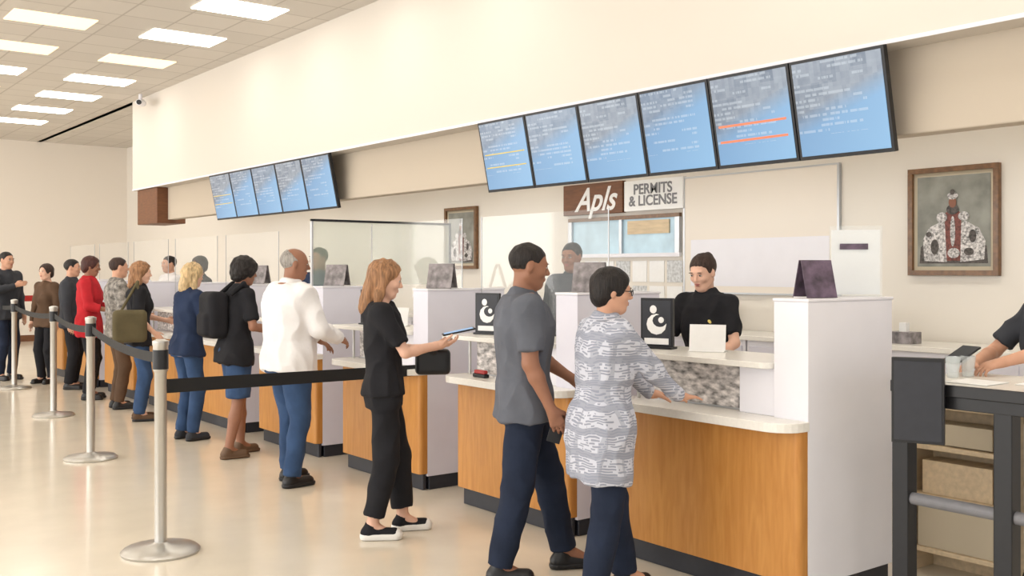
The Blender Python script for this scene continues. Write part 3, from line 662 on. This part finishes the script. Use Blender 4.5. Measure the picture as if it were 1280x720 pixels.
    for sd in (1,-1):
        hip,kn,an=legs[sd]; o=np.array([an[0],an[1],0.])
        P+=[rcone(o+V(-.02,0,.05)*S,o+V(-.0,0,.095)*S,.042*S,.043*S,.02*S,cb=True),rcone(o+V(-.03,0,.038)*S,o+V(.14,sd*.012,.034)*S,.042*S,.04*S,.02*S)]
        Q+=[zcut(rcone(o+V(-.03,0,.024)*S,o+V(.145,sd*.012,.024)*S,.047*S,.047*S,.004*S),.002,(.042 if ws else .03)*S)]
        if ws: Q+=[zcut(ell(o+V(.158,sd*.012,.035)*S,V(.036,.041,.034)*S,None,.004),.002,1)]
    sdfmesh('shoe_soles',Q,vox,sole or M['black'],E,0)
    sdfmesh('shoes',[zcut(p,.012*S,9) for p in P],vox,shoe or M['black'],E,1)
    return E,arms,hp,tp,S
M['eyewhite']=mat('eye_white',C(225,218,212),.3); M['iris']=mat('eye_dark',C(45,30,25),.3); M['lip']=mat('lips',C(165,95,88),.45)
sk_l=skin('skin_light',C(220,176,154)); sk_m=skin('skin_tan',C(202,154,128)); sk_b=skin('skin_brown',C(148,104,82)); sk_d=skin('skin_dark',C(98,66,50))
h_blk=hairm('hair_black',C(34,29,28)); h_brn=hairm('hair_brown',C(58,42,36)); h_aub=hairm('hair_strawberry',C(152,112,80)); h_bln=hairm('hair_blonde',C(203,176,134)); h_gry=hairm('hair_grey',C(150,145,140)); h_red=hairm('hair_dark_red',C(70,38,34))
c_blk=cloth('cloth_black',C(34,34,38)); c_gry=cloth('cloth_grey',C(94,97,106)); c_jean=cloth('denim_dark',C(34,42,60),.25); c_jeanm=cloth('denim_mid',C(54,76,110),.25); c_wht=cloth('cloth_white',C(228,226,227),.04)
c_red=cloth('cloth_red',C(178,40,48)); c_nvy=cloth('cloth_navy',C(38,50,76)); c_olv=cloth('cloth_olive',C(92,84,62)); c_chr=cloth('cloth_charcoal',C(58,60,66)); c_pat=mat('cloth_print',C(130,125,120),.85,var=.7,vs=25); c_brn=cloth('cloth_brown',C(90,70,55))
white_s=mat('sneaker_white',C(228,226,222),.6); tan_s=mat('shoe_brown',C(96,72,52),.6)
D=math.radians
# A : woman with tablet
E,arms,hp,tp,S=person('customer_woman',3.16,5.38,D(-30),1.65,.006,fem=True,lean=-.04,nod=.22,skinm=sk_l,hair='long',hairm_=h_aub,top=c_blk,pants=c_blk,hemleg=.92,shoe=c_blk,sole=white_s,legw=1.15,topz=-.04,flare=.004,
  Rarm=dict(t=(.34,-.07,1.22),hint=(-.3,-.6,-1),h=(1,.15,.12),n=(0,.5,1),curl=.45),Larm=dict(t=(.31,.12,1.19),hint=(-.2,.5,-1),h=(1,-.25,.15),n=(0,-.4,1),curl=.4),Rf=(-.08,-.1),Lf=(.12,.11),collar=False)
T=Matrix.Translation((.43,.02,1.222))@Matrix.Rotation(-.2,4,'Y')
tb=B('tablet',E.matrix_basis@T); tb.box((-.08,-.07,-.005),(.12,.07,.005),'black').box((-.07,-.06,.005),(.11,.06,.006),SM[0]).done(.003)
hb=empty('handbag',(3.16,5.38,0),D(-30))
sdfmesh('bag_body',[rbox(V(.30,.16,1.03),V(.11,.045,.08),rad=.03),rcone(V(.30,.12,1.10),V(.30,.2,1.10),.02,.02)],.008,M['black'],hb,1)
# B : man grey polo
E,arms,hp,tp,S=person('customer_man',3.31,4.21,D(-30),1.73,.006,skinm=sk_b,hair='short',hairm_=h_blk,top=c_gry,pants=c_jean,nod=.15,bulk=1.12,legw=1.16,
  Rarm=dict(t=(.10,-.27,.92),hint=(-1,-.3,0),curl=.5,th=.8),Larm=dict(t=(.30,.22,1.02),hint=(-1,.3,-.5),curl=.3,n=(0,-1,-.3)),Rf=(-.14,-.10),Lf=(.24,.12),shoe=M['black'])
wr=arms[-1][2]; T=Matrix.Translation(Vector(wr)+Vector((.035,.025,-.10)))@Matrix.Rotation(.3,4,'Y')
B('smartphone',E.matrix_basis@T).box((-.035,-.004,-.075),(.035,.004,.075),'black').done(.003)
# C : woman patterned blouse
person('customer_woman',3.38,3.69,D(-14),1.60,.006,fem=True,bulk=1.16,lean=.06,turn=D(-20),nod=.1,skinm=sk_m,hair='bob',hairm_=h_blk,top=M['blouse'],pants=c_jean,sleeve='long',topz=-.30,glasses=True,legw=1.18,
  Rarm=dict(t=(.50,-.10,1.0),hint=(-.2,-.6,-1),h=(1,.1,-.05),n=(0,0,-1),curl=.15),Larm=dict(t=(.47,.16,1.0),hint=(-.2,.5,-1),h=(1,-.2,-.05),n=(0,0,-1),curl=.2),Rf=(-.10,-.1),Lf=(.20,.1),shoe=M['black'])
# D : man white shirt
person('customer_man',3.34,7.10,D(8),1.76,.008,bulk=1.3,lean=.05,nod=.1,turn=D(-30),skinm=sk_b,hair='bald',hairm_=h_gry,top=c_wht,pants=c_jeanm,sleeve='long',belly=1,legw=1.1,
  Rarm=dict(t=(.32,-.2,1.08),hint=(-1,-.7,-.6),n=(0,.7,-.7),curl=.4),Larm=dict(t=(.38,.16,1.05),hint=(-.6,.5,-1),n=(0,0,-1),curl=.3),Rf=(-.05,-.12),Lf=(.08,.12),shoe=M['black'])
# E : black shirt, denim shorts
person('customer_woman',3.48,8.45,D(0),1.70,.008,fem=True,bulk=1.08,lean=.1,nod=.15,skinm=sk_b,hair='afro',hairm_=h_blk,top=c_blk,pants=c_jeanm,hemleg=.46,
  Rarm=dict(t=(.30,-.2,1.12),hint=(-1,-.5,-.6),n=(0,.7,-.7),curl=.4),Larm=dict(t=(.34,.16,1.1),hint=(-.6,.5,-1),n=(0,0,-1)),Rf=(-.1,-.1),Lf=(.1,.12),shoe=tan_s,sole=tan_s,legw=1.15,topz=-.12)
bk=empty('backpack',(3.48,8.45,0),0)
sdfmesh('pack_body',[rbox(V(-.17,.05,1.22),V(.09,.15,.2),rad=.06),rbox(V(-.24,.05,1.14),V(.05,.11,.1),rad=.04)],.01,c_blk,bk,1)
sdfmesh('pack_straps',[rcone(V(-.08,-.12,1.40),V(.03,-.12,1.49),.02,.02),rcone(V(.03,-.12,1.49),V(.11,-.12,1.35),.02,.02),rcone(V(-.08,.12,1.40),V(.03,.12,1.49),.02,.02)],.01,c_blk,bk,1)
# F : blonde
person('customer_woman',3.46,9.55,D(12),1.66,.009,fem=True,lean=.06,nod=.15,skinm=sk_l,hair='curly',hairm_=h_bln,top=c_nvy,pants=c_jeanm,sleeve='three',shoe=c_chr,
  Rarm=dict(t=(.28,-.2,1.1),hint=(-1,-.5,-.6)),Larm=dict(t=(.3,.2,1.1),hint=(-1,.5,-.6)))
# G : auburn
person('customer_woman',3.5,11.1,D(-15),1.68,.010,fem=True,nod=.1,skinm=sk_l,hair='curly',hairm_=h_aub,top=c_blk,pants=c_jeanm,sleeve='short',shoe=c_brn,
  Rarm=dict(t=(.15,-.24,.98),hint=(-1,-.5,0)),Larm=dict(t=(.3,.16,1.1),hint=(-1,.5,-.6)))
g=empty('shoulder_bag',(3.5,11.1,0),D(-15))
sdfmesh('bag_body',[rbox(V(-.1,-.27,1.02),V(.17,.07,.17),rad=.05)],.012,c_olv,g,1)
sdfmesh('bag_strap',[rcone(V(-.2,-.26,1.15),V(-.02,-.17,1.48),.015,.015),rcone(V(0,-.27,1.15),V(-.02,-.17,1.48),.015,.015)],.01,c_olv,g,0)
person('customer_man',3.6,12.2,D(-5),1.74,.011,skinm=sk_m,hair='short',hairm_=h_brn,top=c_pat,pants=c_brn,sleeve='long',Rarm=dict(t=(.25,-.2,1.1),hint=(-1,-.5,-.6)))
person('customer_woman',3.58,13.3,D(-25),1.76,.011,fem=True,bulk=1.15,nod=.15,skinm=sk_b,hair='bob',hairm_=h_red,top=c_red,pants=c_blk,sleeve='three',topz=-.16,
  Rarm=dict(t=(.28,-.18,1.1),hint=(-1,-.5,-.6)),Larm=dict(t=(.3,.16,1.1),hint=(-1,.5,-.6)))
person('customer_man',3.7,14.6,D(-30),1.74,.012,skinm=sk_m,hair='short',hairm_=h_blk,top=c_chr,pants=c_blk,sleeve='long')
person('customer_woman',3.62,15.55,D(-150),1.68,.012,fem=True,skinm=sk_l,hair='bob',hairm_=h_brn,top=c_brn,pants=c_blk,sleeve='long')
person('customer_man',3.25,16.4,D(-60),1.86,.012,skinm=sk_m,hair='short',hairm_=h_blk,top=c_chr,pants=c_jean,sleeve='long',Rarm=dict(t=(.3,-.1,1.3),hint=(-.3,-1,-.6)))
# clerks
E,arms,hp,tp,S=person('clerk_woman',5.12,4.55,D(196),1.70,.006,fem=True,nod=.32,lean=.06,turn=D(-6),skinm=sk_l,hair='bun',hairm_=h_brn,top=c_blk,pants=c_blk,
  Rarm=dict(t=(.32,-.14,1.05),hint=(-.3,-.8,-.6),n=(0,0,-1),curl=.4),Larm=dict(t=(.32,.14,1.05),hint=(-.3,.8,-.6),n=(0,0,-1),curl=.4))
lg=B('shirt_badge',None,E); p=tp(.135,.075,.36); lg.ellip(p,(.008,.022,.022),'yellow').done(smooth=True)
person('clerk_man',5.9,6.8,D(200),1.83,.008,skinm=sk_b,hair='short',hairm_=h_blk,top=c_chr,pants=c_blk,nod=.1)
person('clerk_man',5.2,10.25,D(200),1.84,.01,skinm=sk_b,hair='short',hairm_=h_blk,top=c_nvy,pants=c_blk)
person('clerk_woman',5.15,13.7,D(190),1.78,.012,fem=True,skinm=sk_d,hair='bob',hairm_=h_blk,top=c_blk,pants=c_blk)
person('clerk_man',5.15,14.9,D(190),1.8,.012,skinm=sk_m,hair='short',hairm_=h_blk,top=c_wht,pants=c_blk)
E,arms,hp,tp,S=person('clerk_woman',5.36,2.40,D(160),1.70,.006,fem=True,bulk=1.15,lean=.08,nod=.3,skinm=sk_m,hair='bun',hairm_=h_brn,top=c_chr,pants=c_blk,
  Rarm=dict(t=(.42,-.18,1.16),hint=(-.3,-.8,-.6),n=(0,0,-1),curl=.3),Larm=dict(t=(.5,.10,1.19),hint=(-.3,.5,-.8),n=(0,-.3,-1),curl=.5))
T=Matrix.Translation((.64,.0,1.19))@Matrix.Rotation(.5,4,'Y')
B('tablet',E.matrix_basis@T).box((-.08,-.06,-.005),(.08,.06,.005),'black').done(.003)
# ---------------------------------------------------------------- world, light, camera
w=bpy.data.worlds.new('World'); sc.world=w; w.use_nodes=True; bg=w.node_tree.nodes['Background']; bg.inputs[0].default_value=(1,.99,.97,1); bg.inputs[1].default_value=1.4
def area(name,loc,size,power,rot=(0,0,0),col=(1,.95,.88)):
    l=bpy.data.lights.new(name,'AREA'); l.shape='RECTANGLE'; l.size,l.size_y=size; l.energy=power; l.color=col
    o=bpy.data.objects.new(name,l); o.location=loc; o.rotation_euler=rot; sc.collection.objects.link(o)
area('light_window_side',(-7,8,2.4),(3.5,14),600,(0,D(-90),0),(1,.99,.97))
area('light_window_far',(-6,21,2.4),(3.5,6),380,(0,D(-90),0),(1,.98,.95))
cam=bpy.data.cameras.new('camera'); cam.sensor_width=36; cam.lens=36; cam.shift_y=-22/1280; cam.clip_end=100
co=bpy.data.objects.new('camera',cam); co.location=(0,0,1.6); co.rotation_euler=(D(90),0,-math.atan2(983,1280)); sc.collection.objects.link(co); sc.camera=co
sc.view_settings.view_transform='Standard'
